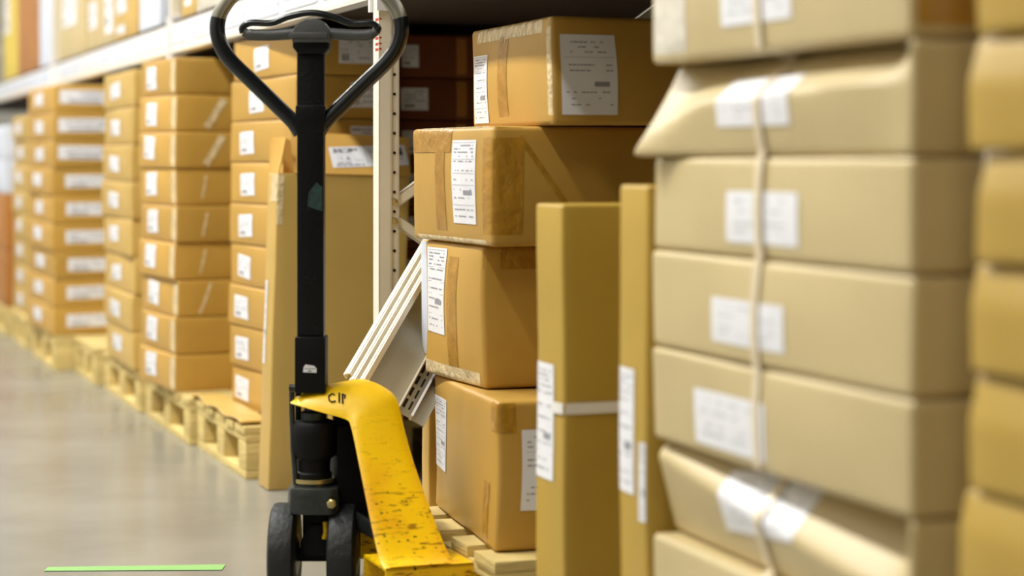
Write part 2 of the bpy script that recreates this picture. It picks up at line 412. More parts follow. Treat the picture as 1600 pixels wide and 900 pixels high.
for i, a in enumerate(POSTS):
    root = thing('rack_upright', RL[i], 'rack upright', R(a, PB), (0, 0, 0), 'rack uprights')
    m = MB(); post_mesh(m, a, PB); m.build('front_post', root, smooth=False, fixn=False)
    m = MB(); post_mesh(m, a, PB+DEPTH, -1); m.build('rear_post', root, smooth=False, fixn=False)
    z = .02; k = 0
    zs = [.735, .775, 1.35, 1.9, 2.5]
    def brace(z0, z1):
        p0 = R(a+.012, PB+.045, z0); p1 = R(a+.012, PB+DEPTH-.045, z1)
        d = (p1-p0); up = Vector((0, 0, 1)); nrm = U
        side = d.normalized().cross(nrm).normalized()
        m = MB(); m.box(p0-side*.012, d, side*.024, nrm*.003, 'steel'); m.box(p0-side*.012, d, side*.003, nrm*.018, 'steel'); m.box(p0+side*.009, d, side*.003, nrm*.018, 'steel')
        m.build('brace', root, smooth=False)
    brace(.775, 1.45); brace(.735, .06); brace(1.5, 2.2)
    for zz in (.776, .733):
        m = MB(); c = R(a+.004, PB+.0375, zz); m.lathe(c, [(.008, 0), (.008, .003), (.005, .0045)], 'bolt', 6, axis=-U); m.build('bolt', root)
    m = MB(); m.box(R(a-.002, PB-.002, 0), U*.051, V*.06, (0, 0, .004), 'steel'); m.build('foot_plate', root, smooth=False)
    if i == 0:
        m = MB()
        for zz in (1.115, 1.127, 1.14, 1.16, 1.182):
            m.box(R(a+.004, PB-.0006, zz), U*.024, V*.0006, (0, 0, .006), 'red')
            m.box(R(a-.0006, PB+.001, zz+.002), U*.0006, V*.005, (0, 0, .004), 'red')
        m.build('warning_print', root, 'small red printed marks', smooth=False)
sp = sorted(POSTS)
BL = ['white shelf beam above the near cartons, at the top right', 'white shelf beam with a paper strip above the carton stacks, behind the handle', 'white shelf beam on the left, over the blurred stacks', 'white shelf beam at the far end of the aisle']
for i in range(4):
    a0, a1 = sp[i]+.048, sp[i+1]-.001
    root = thing('shelf_beam', BL[i], 'shelf beam', R((a0+a1)/2, PB, BEAMZ), (0, 0, 0), 'front shelf beams of the rack')
    m = MB()
    m.box(R(a0, PB-.002, BEAMZ), U*(a1-a0), V*.045, (0, 0, .10), 'beam')
    m.box(R(a0, PB-.004, BEAMZ), U*(a1-a0), V*.004, (0, 0, .012), 'steel')
    m.build('beam_profile', root, smooth=False)
    m = MB()
    for k in range(int((a1-a0)/.42)):
        m.box(R(a0+.08+.42*k, PB-.0045, BEAMZ+.03), U*.36, V*.002, (0, 0, .055), 'bluepaper')
        m.box(R(a0+.08+.42*k, PB-.0050, BEAMZ+.055), U*.36, V*.002, (0, 0, .0015), 'greyink')
    m.build('label_strip', root, 'pale paper strip with thin lines', smooth=False)
    for aa in (a0, a1-.012):
        m = MB(); m.box(R(aa, PB-.008, BEAMZ-.03), U*.012, V*.05, (0, 0, .16), 'beam'); m.build('end_bracket', root, smooth=False)
    m = MB(); m.box(R(a0, PB+DEPTH-.045, BEAMZ), U*(a1-a0), V*.045, (0, 0, .10), 'beam'); rb = m.build('rear_shelf_beam', smooth=False)
    tag(rb, 'rear beam under the shelf, hidden behind the stacks', 'shelf beam', 'rear shelf beams')
    m = MB(); nn = 8; g = (a1-a0)/nn
    m.box(R(a0, PB+.046, BEAMZ+.02), U*(a1-a0), V*(DEPTH-.093), (0, 0, .018), 'deck')
    m.box(R(a0, PB+.003, BEAMZ+.1005), U*(a1-a0), V*(DEPTH-.006), (0, 0, .012), 'deck')
    tag(m.build('shelf_deck', smooth=False), ['brown chipboard shelf deck over the near cartons at top right', 'brown shelf deck over the stacks behind the jack handle', 'shelf deck over the far blurred stacks', 'shelf deck at the far end of the aisle'][i], 'shelf deck', 'chipboard decks of the rack')
# dark sheet added to close the rack back, in place of shaded depth
m = MB(); m.box(R(-5, PB+DEPTH+.03, 0), U*18, V*.02, (0, 0, 3.0), 'added_backing'); struct(m.build('wall_added_rack_back', smooth=False))

# ------------------------------------------------------------------ stacks on the left side
def stack(n, near, th, w, l, h, k, z0, desc, group, aisle_label=None, near_label=None, jit=.006, seed0=0, tapes=None, bulge=.004):
    for i in range(n):
        rj = random.Random(seed0*100+i)
        dx, dy = rj.uniform(-jit, jit), rj.uniform(-jit, jit)
        u = Vector((-math.sin(th), math.cos(th))); v = Vector((math.cos(th), math.sin(th)))
        p = Vector((near[0], near[1]))+v*(jit+dx)+u*dy
        root, sh = carton('%s, %s box of its stack' % (desc, ords(i, n)) if n > 1 else desc, p, z0+h*i, w, l, h-.0015, k, th+rj.uniform(-.012, .012), seed=seed0*10+i % 4, group=group, bulge=bulge)
        if aisle_label:
            a0, a1, s0, s1 = aisle_label[:4]; jj = rj.uniform(-.012, .012); jz = rj.uniform(-.006, .006)
            put_label(sh, root, 'aisle', l-a0*l+jj, l-a1*l+jj, h*s0+jz, h*s1+jz, 'small', rj.uniform(-.05, .05), seed=i)
        if near_label:
            a0, a1, s0, s1 = near_label(i) if callable(near_label) else near_label
            put_label(sh, root, 'near', a0, a1, h*s0, h*s1, 'wide' if not callable(near_label) else 'small', rj.uniform(-.02, .02), seed=i)
        if tapes: tapes(i, n, sh, root, rj)
def ang(n_, f_): return math.atan2(-(f_[0]-n_[0]), f_[1]-n_[1])

# stack C - behind the handle
Nc, Fc = (-.585, 5.53), (-.845, 6.12)
def tapes_c(i, n, sh, root, rj):
    if i % 3 == 0: put_tape(sh, root, 'aisle', .0, .03, .0, sh.h, 'clear')
for i in range(9):
    rj = random.Random(500+i); h = .1198; th = ang(Nc, Fc)
    off = .025 if i == 8 else rj.uniform(-.004, .004)
    p = (Nc[0]+math.cos(th)*(rj.uniform(0, .008)), Nc[1]+rj.uniform(-.004, .004))
    root, sh = carton('long tan carton in the stack behind the jack handle, %s of nine' % ords(i, 9), p, PT+h*i, .295, .645-(.04 if i == 8 else 0), h-.0015, 'card', th+rj.uniform(-.008, .008), seed=40+i % 4, group='cartons stacked behind the jack handle')
    la = [.42, .43, .36, .38, .36, .42, .40, .46, .24][i] if False else .0
    # narrow label on the aisle face and a long one on the near face
    c = {8: .18, 7: .235, 6: .33, 5: .33, 4: .34, 3: .36, 2: .37, 1: .38, 0: .40}[i]
    far = .645-c-.0
    put_label(sh, root, 'aisle', c+.20, c+.06, h*.2, h*.74, 'small', rj.uniform(-.06, .06), seed=i)
    a0 = .118 if i == 8 else .153
    put_label(sh, root, 'near', a0, .288, h*.26, h*.83, 'wide', 0, seed=i*3)
    tapes_c(i, 9, sh, root, rj)
    root, sh = carton('carton deep under the shelf coloured dark for shade, %s of nine' % ords(i, 9), (p[0]+math.cos(th)*.315-math.sin(th)*.05, p[1]+math.sin(th)*.315+math.cos(th)*.05), PT+h*i, .42, .58, h-.0015, 'card_shade', th, seed=50+i % 4, group='shade-coloured cartons deep under the shelf')  # shaded part of the stack, its shade put into the carton colour
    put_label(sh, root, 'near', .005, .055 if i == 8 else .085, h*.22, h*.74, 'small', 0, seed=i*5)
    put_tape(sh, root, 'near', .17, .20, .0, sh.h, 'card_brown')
pc = R(a_of(384, .0), -.0)
pallet('wooden pallet with a cardboard sheet on top, left of the tall open carton', (pc.x, pc.y), TH, .69, .80)
# crumpled sheet on the pallet
def wsheet(x, y, z):
    e = max(0, 1-x/.12); return (0, 0, .006*math.sin(y*23)*e+.004*noise.noise(Vector((x*9, y*9, 0)))*e)

# tall open carton
th_t = TH+.02
tb = W(419, 768, 5.38)
def tall_box():
    lean = math.radians(1.75)
    root = thing('tall_carton', 'tall narrow tan carton with open top flaps standing behind the black arm', 'cardboard box', (tb.x, tb.y, 0.001), (0, lean, th_t))
    w, l, h = .366, .105, .835
    sh = Shape(w, l, h, 77, .004, .006, .005)
    sh.body('card_soft', 12).build('body', root, world=False)
    # aisle-side narrow label
    put_label(sh, root, 'aisle', .075, .048, .33, .55, 'tall', 0, seed=3)
    put_tape(sh, root, 'aisle', .0, .06, .76, .83, 'clear'); put_tape(sh, root, 'near', .0, .018, .70, .835, 'clear')
    # near flap, leaning back
    def flap(pts, name, n=6):
        mb = MB(); a, b, c, d = [Vector(p) for p in pts]; rows = []
        nrm = (b-a).cross(d-a).normalized()
        for i in range(n+1):
            r = []
            for j in range(n+1):
                s_, t_ = i/n, j/n
                p = a*(1-s_)*(1-t_)+b*s_*(1-t_)+c*s_*t_+d*(1-s_)*t_
                r.append(p+nrm*.0015*math.sin(t_*2.2+s_*2))
            rows.append(r)
        mb.grid(rows, 'card_in'); mb.grid([[p+nrm*.0035 for p in r] for r in rows], 'card_in', flip=True)
        for edge in (rows[0], rows[-1], [r[0] for r in rows], [r[-1] for r in rows]):
            mb.grid([edge, [p+nrm*.0035 for p in edge]], 'card_in')
        return mb.build(name, root, world=False), rows, nrm
    f, rows, nrm = flap([(.045, .0, h), (w, .0, h), (w+.012, .06, h+.106), (.045, .06, h+.110)], 'near_flap')
    flap([(.002, .0, h), (.002, l, h), (-.002, l-.02, h+.095), (.018, .002, h+.095)], 'aisle_flap')
    flap([(.04, l, h), (w, l, h), (w, l+.012, h+.09), (.04, l+.012, h+.09)], 'rear_flap')
    # label on the near flap
    mb = MB(); A = Vector((.045, 0, h)); ex = Vector((1, 0, 0)); ez = (Vector((.045, .06, h+.110))-A).normalized()
    nn = ex.cross(ez).normalized()
    if nn.y > 0: nn = -nn
    ro = math.radians(4)
    o = A+ex*.107+ez*.018+nn*.006; e1 = ex*math.cos(ro)+ez*math.sin(ro); e2 = ez*math.cos(ro)-ex*math.sin(ro)*1.6
    LW, LH = .215, .062
    def q(u0, u1, v0, v1, k, off): mb.poly([o+nn*off+e1*LW*u0+e2*LH*v0, o+nn*off+e1*LW*u1+e2*LH*v0, o+nn*off+e1*LW*u1+e2*LH*v1, o+nn*off+e1*LW*u0+e2*LH*v1], k)
    q(0, 1, 0, 1, 'paper', 0)
    for r in ink_rows('flap', random.Random(4)): q(*r[:4], r[4], .0006)
    lb = mb.build('shipping_label', root, 'white label reading 1 . 6', world=False, fixn=False)
    for ch, uu in (('1', .115), ('.', .165), ('6', .2)):
        cu = bpy.data.curves.new('num', 'FONT'); cu.body = ch; cu.size = .016; cu.extrude = .0002
        to = bpy.data.objects.new('t', cu); COL.objects.link(to)
        bpy.context.view_layer.update()
        me = bpy.data.meshes.new_from_object(to); bpy.data.objects.remove(to)
        me.materials.clear(); me.materials.append(M['ink'])
        for v in me.vertices: v.co = o+nn*.0012+e1*(LW*uu+v.co.x)+e2*(LH*.35+v.co.y)
        link('printed_number', me, lb)
tall_box()

# stack B
Nb = (-1.056, 6.40); Fb = (-1.238, 6.80)
def tapes_b(i, n, sh, root, rj):
    put_tape(sh, root, 'aisle', .0, .045, 0, sh.h, 'clear')
    if i in (7, 6): put_tape(sh, root, 'near', .115, .138, .004, sh.h-.004, 'clear', -.55)
    if i == 2: put_tape(sh, root, 'near', .085, .095, .005, sh.h-.005, 'clear', -.35)
    if i in (3, 4, 5): put_tape(sh, root, 'near', .088, .096, .02, sh.h-.02, 'clear', -.2)
stack(9, Nb, ang(Nb, Fb), .45, .44, .1165, 'card', PT, 'square tan carton with clear tape left of the handle loop', 'cartons stacked left of the handle loop', aisle_label=(.22, .52, .22, .85), seed0=2, tapes=tapes_b)
pb = R(2.02, -.02)
pallet('wooden pallet under the taped cartons left of the handle loop', (pb.x, pb.y), TH, .79, .80)
# stack A2
Na = R(2.885, -.06)
stack(8, Na, TH, .5, .66, .130, 'card_soft', PT, 'blurred tan carton with small white label beside the taped stack', 'cartons in the narrow stack', aisle_label=(.28, .6, .3, .72), seed0=3)
pa = R(2.888, -.03)
pallet('blurred wooden pallet under the narrow carton stack', (pa.x, pa.y), TH, .8, .80)
# stack A3 - wide labels
N3 = (-1.90, 8.46)
def nl3(i): return (.02, .36, .3, .78) if i >= 6 else (.055, .235, .3, .75)
stack(9, N3, TH+.02, .5, .74, .1155, 'card', PT, 'blurred brown carton in the far wide-label stack', 'cartons in the wide-label stack', aisle_label=(.3, .62, .3, .75), near_label=nl3, seed0=4)
p3 = R(3.80, -.05)
pallet('far blurred pallet jutting out in front of the wide-label stack', (p3.x, p3.y), TH, .60, .8)
p3b = R(4.42, -.13)
pallet('far blurred pallet beneath the wide-label stack', (p3b.x, p3b.y), TH, .8, .8)
# filler cartons in the depth of the rack behind the pallet p3
q3 = R(3.62, .12)
stack(8, (q3.x, q3.y), TH, .5, .5, .125, 'card_brown', .0+.001, 'brown carton at the back of the gap behind the far pallet', 'cartons in the gap', seed0=14) if False else None
N4 = R(5.45, -.13)
stack(8, (N4.x, N4.y), TH, .5, .62, .117, 'card_soft', PT, 'very blurred pale carton beyond the wide-label stack', 'cartons in the farthest seen stack', aisle_label=(.3, .65, .3, .75), seed0=5)
pallet('farthest pallet seen at the left edge', (N4.x, N4.y), TH, .62, .8)
N5 = R(6.2, -.15)
for i in range(4):
    k = 'bluepaper' if i >= 2 else 'card_brown'
    h = (.28, .28, .17, .17)[i]; z = (.144, .424, .704, .874)[i]
    carton('%s at the far left edge of the picture, %s of four' % ('pale bluish carton' if i >= 2 else 'brown carton', ords(i, 4)), (N5.x, N5.y), z, .6, .75, h-.002, k, TH, seed=60+i, group='cartons at the far left edge')
pallet('pallet beneath the bluish cartons at the far left edge', (N5.x, N5.y), TH, .8, .8)
N6 = R(7.1, -.15)
for i in range(4):
    carton('brown carton at the end of the row, %s of four' % ords(i, 4), (N6.x, N6.y), .001+.26*i, .8, 1.0, .258, 'card_brown', TH, seed=64+i, group='cartons at the end of the row')

# ------------------------------------------------------------------ upper shelf goods
ZS = BEAMZ+.1135
def shelf_box(px0, px1, b, h, k, label, lab=None, w=.45, z=ZS, near_w=None, group='goods on the upper shelf', seed=0, tape=None):
    """px0 = far end, px1 = near end of the aisle face"""
    a1 = a_of(px0, b); a0 = a_of(px1, b); p = R(a0, b)
    root, sh = carton(label, (p.x, p.y), z, w, a1-a0, h, k, TH, seed=80+seed, group=group)
    L = a1-a0
    for (f0, f1, s0, s1) in (lab or []):
        put_label(sh, root, 'aisle', L*(1-f0), L*(1-f1), h*s0, h*s1, 'small', 0, seed=seed)
    for (f0, f1) in (tape or []): put_tape(sh, root, 'aisle', L*(1-f0), L*(1-f1), 0, h, 'clear')
    return root
shelf_box(306, 352, .09, .17, 'wrap', 'wrapped carton on the upper shelf just left of the handle loop', [(.2, .75, .45, .9)], seed=1, tape=[(.0, .12)])
shelf_box(362, 412, .09, .20, 'card_soft', 'carton on the upper shelf behind the top of the handle loop', [(.1, .6, .4, .8)], seed=2)
shelf_box(420, 520, .09, .22, 'card_soft', 'carton on the upper shelf above the release lever', seed=3)
shelf_box(283, 302, .085, .24, 'card_soft', 'tan carton with white label on the upper shelf right of the rack upright', [(.35, .85, .15, .8)], seed=4)
shelf_box(180, 213, .085, .42, 'card_soft', 'cream carton with a white dot label on the upper shelf left of the rack upright', [(.1, .6, .25, .4), (.1, .5, .06, .14)], seed=5)
shelf_box(136, 178, .085, .46, 'card_pale', 'pale carton with several labels, third box left of the rack upright', [(.08, .4, .2, .45), (.7, .95, .1, .7)], seed=6)
shelf_box(92, 133, .085, .5, 'card_pale', 'pale cream carton on the far upper shelf', [(.2, .7, .3, .6)], seed=7)
shelf_box(28, 60, .09, .62, 'card_brown', 'dark brown carton on the far upper shelf beside the white post', seed=8)
shelf_box(6, 27, .09, .7, 'yellowgoods', 'yellow carton on the upper shelf at the left edge', [(.1, .5, .4, .9)], seed=9)
if 0: shelf_box(-14, 5, .09, .7, 'card_pale', 'pale carton on the upper shelf at the extreme left edge', seed=10)
# white sheet goods standing on the shelf beside the uprights
for pxa, pxb, lab, k in ((218, 249, 'tall white carton on the upper shelf against the rack upright', 'bluepaper'), (62, 80, 'tall white carton on the far upper shelf right of the brown carton', 'bluepaper')):
    shelf_box(pxa, pxb, .075, .6, k, lab, seed=11, w=.3)

# ------------------------------------------------------------------ stack D and neighbours
pd = R(-.69, .03)
pallet('wooden pallet beneath the big taped cartons, lifted on the jack forks', (pd.x, pd.y), TH, .80, .80)
def dbox(label, n_, f_, z0, z1, w, k, seed, **kw):
    th = ang(n_, f_); l = math.hypot(f_[0]-n_[0], f_[1]-n_[1])
    return carton(label, n_, z0, w, l, z1-z0, k, th, seed=seed, group=None, r=.01, bulge=.008, amp=.008, n=14, **kw)+(l, z1-z0)
D1 = dbox('large bottom carton of the taped stack, beside the yellow frame', (-.030, 3.78), (-.162, 4.29), .146, .424, .42, 'card', 101)
root, sh, l, h = D1
put_label(sh, root, 'aisle', l-.01, l-.13, .09, .235, 'tall', 0, seed=1)
put_label(sh, root, 'near', .045, .17, .075, .225, 'big', 0, seed=2)
put_tape(sh, root, 'aisle', .05, .085, .0, .12, 'tape', .06); put_tape(sh, root, 'near', .0, .035, .22, .278, 'tape')
put_tape(sh, root, 'aisle', .0, .04, .22, .278, 'tape')
D2 = dbox('carton with brown tape, second from bottom in the stack beside the leaning steel', (-.055, 3.97), (-.181, 4.288), .425, .703, .42, 'card', 102)
root, sh, l, h = D2
put_label(sh, root, 'aisle', l-.02, l-.145, .09, .265, 'tall', 0, seed=3)
put_tape(sh, root, 'aisle', l-.16, l-.215, 0, h, 'tape'); put_tape(sh, root, 'aisle', .02, l-.01, .0, .03, 'clear')
put_tape(sh, root, 'near', .0, .41, h-.045, h, 'tape')
D3 = dbox('wide carton wrapped in glossy brown tape, third from bottom of the taped stack', (-.035, 3.90), (-.210, 4.33), .704, .935, .46, 'card', 103)
root, sh, l, h = D3
put_label(sh, root, 'aisle', l-.26, l-.385, .04, .205, 'tall', 0, seed=5)
put_tape(sh, root, 'aisle', l-.155, l-.215, 0, h, 'tape'); put_tape(sh, root, 'aisle', l-.005, l-.25, h-.05, h, 'tape', 0, .001)
put_tape(sh, root, 'aisle', .0, .045, 0, h, 'tape'); put_tape(sh, root, 'near', .0, .06, 0, h, 'tape'); put_tape(sh, root, 'near', .115, .125, -.03+.03, h, 'tape', .62)
put_tape(sh, root, 'top', .0, .03, 0, l, 'clear'); put_tape(sh, root, 'aisle', .0, l, 0, .012, 'clear', 0, .0014)
D4 = dbox('carton with two big white labels on top of the taped stack', (.075, 3.86), (-.086, 4.32), .936, 1.142, .42, 'card', 104)
root, sh, l, h = D4
put_label(sh, root, 'aisle', l-.02, l-.13, .01, .15, 'tall', 0, seed=7)
put_label(sh, root, 'near', .018, .128, .02, .172, 'big', 0, seed=8)
put_tape(sh, root, 'aisle', l-.2, l-.255, 0, h, 'tape'); put_tape(sh, root, 'aisle', .0, l, h-.03, h, 'clear'); put_tape(sh, root, 'aisle', .0, .02, 0, h, 'clear')
# tall carton standing between the stack and the leaning steel
pk = R(-.054, .097)
root, sh = carton('narrow upright carton with white sheet, between leaning steel and taped stack', (pk.x, pk.y), .001, .35, .050, .698, 'card_soft', TH, seed=105, r=.003)
put_label(sh, root, 'aisle', .048, .002, .46, .697, 'blank', 0, paper='bluepaper', name='white_sheet', seed=1)

# ------------------------------------------------------------------ tall boxes E
a0 = a_of(880, 0); a1 = a_of(838, 0); p = R(a0, 0)
root, sh = carton('tall slim carton with a white band around it, right of the taped stack', (p.x, p.y), .001, .26, a1-a0, .797, 'card_gold', TH, seed=110, n=12)
L = a1-a0
put_label(sh, root, 'aisle', L-.002, L*.3, .345, .535, 'tall', 0, seed=1)
zst = HC-(640-HY)/(F/R(a0, 0).y)
m = MB(); g = .003
sh.patch(m, 'near', .0, .26, zst-.009, zst+.009, 'strap', .003); sh.patch(m, 'aisle', 0, L*.3, zst-.009, zst+.009, 'strap', .003)
m.build('white_band', root, world=False, fixn=False)
a0 = a_of(1012, 0); a1 = a_of(968, 0); p = R(a0, 0)
root, sh = carton('tall slim carton with a long label, left of the near carton stack', (p.x, p.y), .001, .3, a1-a0, .832, 'card_gold', TH, seed=111, n=12)
L = a1-a0
put_label(sh, root, 'aisle', L-.0, L*.35, .375, .56, 'tall', 0, seed=2)
put_label(sh, root, 'aisle', L*.2, L*.02, .34, .455, 'tall', 0, seed=4)

# ------------------------------------------------------------------ near stack F
NF = R(a_of(1425, 0), 0); LF = a_of(1012, 0)-.022-a_of(1425, 0)
def fy(px): return a_of(px, 0)-a_of(1425, 0)
seams = [.146, .333, .468, .603, .742, .875, 1.008, 1.15]
FS = {}
labs = {2: (1120, 1238, .62, 1.0), 3: (1090, 1200, None, None)}
FL = {1: (735, 838, 1122, 1238), 2: (618, 706, 1090, 1200), 3: (470, 542, 1118, 1230), 4: (300, 382, 1136, 1247), 5: (120, 196, 1120, 1235), 6: (-60, 36, 1130, 1238)}
def crease(t, tc, h, k, k2, w=.10):
    """front pushed in above the crease line tc, slightly in below it"""
    d = t-tc; up = max(0, d+w*.5)*h*k if d > -w*.5 else 0
    return up+max(0, -d)*h*k2
def warp_top(x, y, z):          # sagging lid: upper edge folded back, far corner flares out
    f = max(0, 1-x/.16); t = z/.133; e = max(0, (y-(LF-.16))/.16); near = min(1, max(0, y-.012)/.05)
    tc = .58+.12*(1-y/LF)-.45*e**1.5
    return (crease(t, tc, .133, 1.15*(1-.72*e), .10)*f*near-(.034*e**2)*(1-t)**1.5*f, 0, 0)
def warp_low(x, y, z):
    f = max(0, 1-x/.16); t = z/.135; near = min(1, max(0, y-.012)/.05)
    tc = .28+.60*(y/LF)
    return (crease(t, tc, .135, .85, .28)*f*near, 0, 0)
for i in range(7):
    z0, z1 = seams[i], seams[i+1]; h = z1-z0-.002
    wp = warp_top if i == 5 else (warp_low if i == 1 else None)
    name = {6: 'topmost', 5: 'second from top, sagging', 4: 'third from top', 3: 'fourth from top', 2: 'fifth from top', 1: 'sixth from top, crumpled', 0: 'at the bottom'}[i]
    root, sh = carton('large pale carton of the near blurred stack, '+name, (NF.x, NF.y), z0, .5, LF, h, 'card_pale', TH+random.uniform(-.006, .006), seed=120+i, group='pale cartons of the near stack', r=.008, bulge=.004, amp=.005, warp=wp, n=22)
    FS[i] = sh
    if i in FL:
        y0, y1, x0, x1 = FL[i]; A0, A1 = fy(x0), fy(x1); dm = (NF+U*(A0+A1)/2).y; s = F/dm
        zt = HC-(y0-HY)/s-z0; zb = HC-(y1-HY)/s-z0
        zt = min(zt, h-.004); zb = max(zb, .004)
        put_label(sh, root, 'aisle', A0, A1, zb, zt, 'faint', {1: -.1}.get(i, 0), seed=i)
    if i == 6:
        put_tape(sh, root, 'aisle', LF, LF-.12, 0, h, 'wrap'); put_tape(sh, root, 'near', .0, .1, 0, h, 'tape')
# vertical strap over the stack
m = MB(); ys = fy(1188); rows = []
for i in range(7):
    sh = FS[i]; n = 20 if sh.warp else 7
    for j in range(n):
        z = sh.h*(.04+.92*j/(n-1)); row = []
        for dy in (.009, -.009):
            p = sh.at(0, ys+dy, z)+Vector((-.0045, 0, 0)); q = NF+V*p.x+U*p.y; q.z = seams[i]+p.z; row.append(q)
        rows.append([row[0], row[1], row[1]+V*.0008, row[0]+V*.0008])
m.grid(rows, 'strap_dull', close_v=True)
tag(m.build('plastic_strap'), 'white strap running down the front of the near pale carton stack', 'strap')
pallet('pallet under the near pale stack, below the picture', (NF.x+.01, NF.y), TH, .72, .5)
# ------------------------------------------------------------------ near stack G
aG = a_of(1512, 0); LG = .62; NG = R(aG-LG, .0)
gs = [.146, .30, .42, .542, .657, .765, .885, 1.01, 1.13]
gs = [.146, .29, .405, .52, .645, .762, .88, 1.002, 1.12]
def warp_g(x, y, z):
    f = max(0, 1-x/.12); t = z/.12; return (.012*max(0, t-.6)/.4*f, 0, 0)
for i in range(8):
    z0, z1 = gs[i], gs[i+1]
    name = {7: 'topmost, mostly above the picture', 6: 'second from top', 5: 'third from top', 4: 'fourth from top', 3: 'fifth from top', 2: 'sixth from top', 1: 'seventh from top', 0: 'at the bottom'}[i]
    root, sh = carton('golden blurred carton of the stack at the right edge, '+name, (NG.x, NG.y), z0, .5, LG+(.02 if i in (2, 3) else 0)-(.015 if i % 2 else 0), z1-z0-.002, 'card_gold', TH, seed=140+i, group='golden cartons at the right edge', r=.006, bulge=.003, amp=.005, warp=warp_g, n=12)
pallet('pallet under the golden stack at the right edge, below the picture', (NG.x, NG.y), TH, .62, .5)

# ------------------------------------------------------------------ leaning steel
P0 = W(548, 592, 4.20); P1 = W(700, 332, 4.62)
DIR = (P1-P0); LEN = DIR.length; DIRN = DIR.normalized()
side = DIRN.cross(Vector((0, 1, 0))).normalized()        # in-picture perpendicular (down-right)
if side.x < 0: side = -side
back = DIRN.cross(side).normalized()
if back.y < 0: back = -back
def channel(o, wdt, dep, k='steel'):
    """C profile running along DIR"""
    m = MB(); t = .0022
    m.box(o, DIR, side*wdt, back*t, k)
    m.box(o, DIR, side*t, back*dep, k)
    m.box(o+side*(wdt-t), DIR, side*t, back*dep, k)
    m.box(o+side*(wdt*.3)-back*.0022, DIR, side*(wdt*.4), back*.0022, k)
    return m
TR_ = math.radians(52)
side_r = side*math.cos(TR_)-back*math.sin(TR_); back_r = back*math.cos(TR_)+side*math.sin(TR_)
def rail(o):
    m = MB(); t = .002; wd = .0185
    m.box(o, DIR, side_r*wd, back_r*t, 'steel'); m.box(o, DIR, side_r*t, back_r*.012, 'steel'); m.box(o+side_r*(wd-t), DIR, side_r*t, back_r*.012, 'steel')
    m.box(o+side_r*wd*.3-back_r*.0015, DIR, side_r*wd*.4, back_r*.0015, 'steel')
    return m
for i in range(3):
    m = rail(P0+side*(.0160*i-.018)-back*.007*i-DIRN*(.012*i))
    tag(m.build('steel_rail', smooth=False), 'cream steel rail leaning against the rack, %s of three' % ['uppermost', 'middle', 'lowest'][i], 'steel rail', 'cream rails leaning against the rack')
root = thing('steel_shelf', 'grey steel shelf panel with slotted edge leaning behind the yellow frame', 'steel panel', P0)
o = P0+side*.029+back*.012
m = MB(); m.box(o, DIR, side*.085, back*.002, 'panel'); m.build('panel_face', root, smooth=False)
m = MB(); m.box(o+side*.083-back*.014, DIR, side*.004, back*.02, 'steel'); m.build('folded_rim', root, 'pale folded rim', smooth=False)
m = MB(); m.box(o+side*.087+back*.004, DIR, side*.028, back*.002, 'panel')
for i in range(15):
    m.box(o+side*.090+back*.0033+DIRN*(.018+.035*i), DIRN*.024, side*.006, back*.0008, 'hole'); m.box(o+side*.104+back*.0033+DIRN*(.018+.035*i), DIRN*.024, side*.004, back*.0008, 'hole')
m.build('slotted_strip', root, 'slotted grey strip', smooth=False)
m = MB(); m.box(o+side*.115-back*.006, DIR, side*.005, back*.016, 'beam'); m.box(o+side*.12+back*.006, DIR, side*.03, back*.003, 'panel'); m.build('lower_rim', root, 'bright lower rim', smooth=False)

# ------------------------------------------------------------------ pallet jack
JD = 4.0; sJ = F/JD; cx = (486-800)/sJ
AJ, BJ = -.284, -.21
J = thing('pallet_jack', 'yellow hand pallet jack with a black loop handle, forks pushed under the taped stack', 'pallet jack', (cx, JD, 0))
def jw(px, py, dd=0): return W(px, py, JD+dd)
def zj(py): return HC-(py-HY)/sJ
# drawbar
m = MB(); m.box((jw(465.5, 0).x, JD-.02, zj(530)), (42/sJ, 0, 0), (0, .04, 0), (0, 0, zj(70)-zj(530)), 'black')
arm = m.build('drawbar', J, bevel=.004)
m = MB()
rs = random.Random(3)
for i in range(26):      # scratches and sticker scraps
    x = jw(rs.uniform(468, 504), 0).x; z = zj(rs.choice([rs.uniform(150, 200), rs.uniform(285, 330), rs.uniform(300, 520)]))
    m.box((x, JD-.0203, z), (rs.uniform(.002, .009), 0, rs.uniform(-.002, .003)), (0, .0002, 0), (0, 0, .0006), 'cast')
m.build('scratches', arm, 'fine grey scratches', fixn=False)
mat_t = mat('faded_teal', (26,74,66), .6, var=.5, scale=120, col2=(30,34,34)); M['teal'] = mat_t
m = MB(); m.prism([(jw(482, 0).x, JD-.0204, zj(322)), (jw(505, 0).x, JD-.0204, zj(330)), (jw(505, 0).x, JD-.0204, zj(292)), (jw(496, 0).x, JD-.0204, zj(285)), (jw(484, 0).x, JD-.0204, zj(300))], (0, .0003, 0), 'teal')
m.build('sticker_scrap', arm, 'faded teal scrap of sticker')
# sleeve
m = MB(); m.box((jw(463, 0).x, JD-.031, zj(612)), (47.5/sJ, 0, 0), (0, .062, 0), (0, 0, zj(525)-zj(612)), 'blackmatte')
slv = m.build('drawbar_socket', J, bevel=.003)
m = MB()
ol = [(476, 579), (497, 580), (497, 573), (493, 569), (480, 567), (477, 571)]
m.prism([(jw(a, 0).x, JD-.0316, zj(b)) for a, b in ol], (0, .0005, 0), 'paper')
for k in range(5): m.box((jw(479+3.4*k, 0).x, JD-.0320, zj(574)), (.003, 0, 0), (0, .0003, 0), (0, 0, .0012), 'ink')
m.box((jw(484, 0).x, JD-.0320, zj(578)), (.006, 0, 0), (0, .0003, 0), (0, 0, .002), 'ink')
m.build('sticker', slv, 'small white half-round sticker')
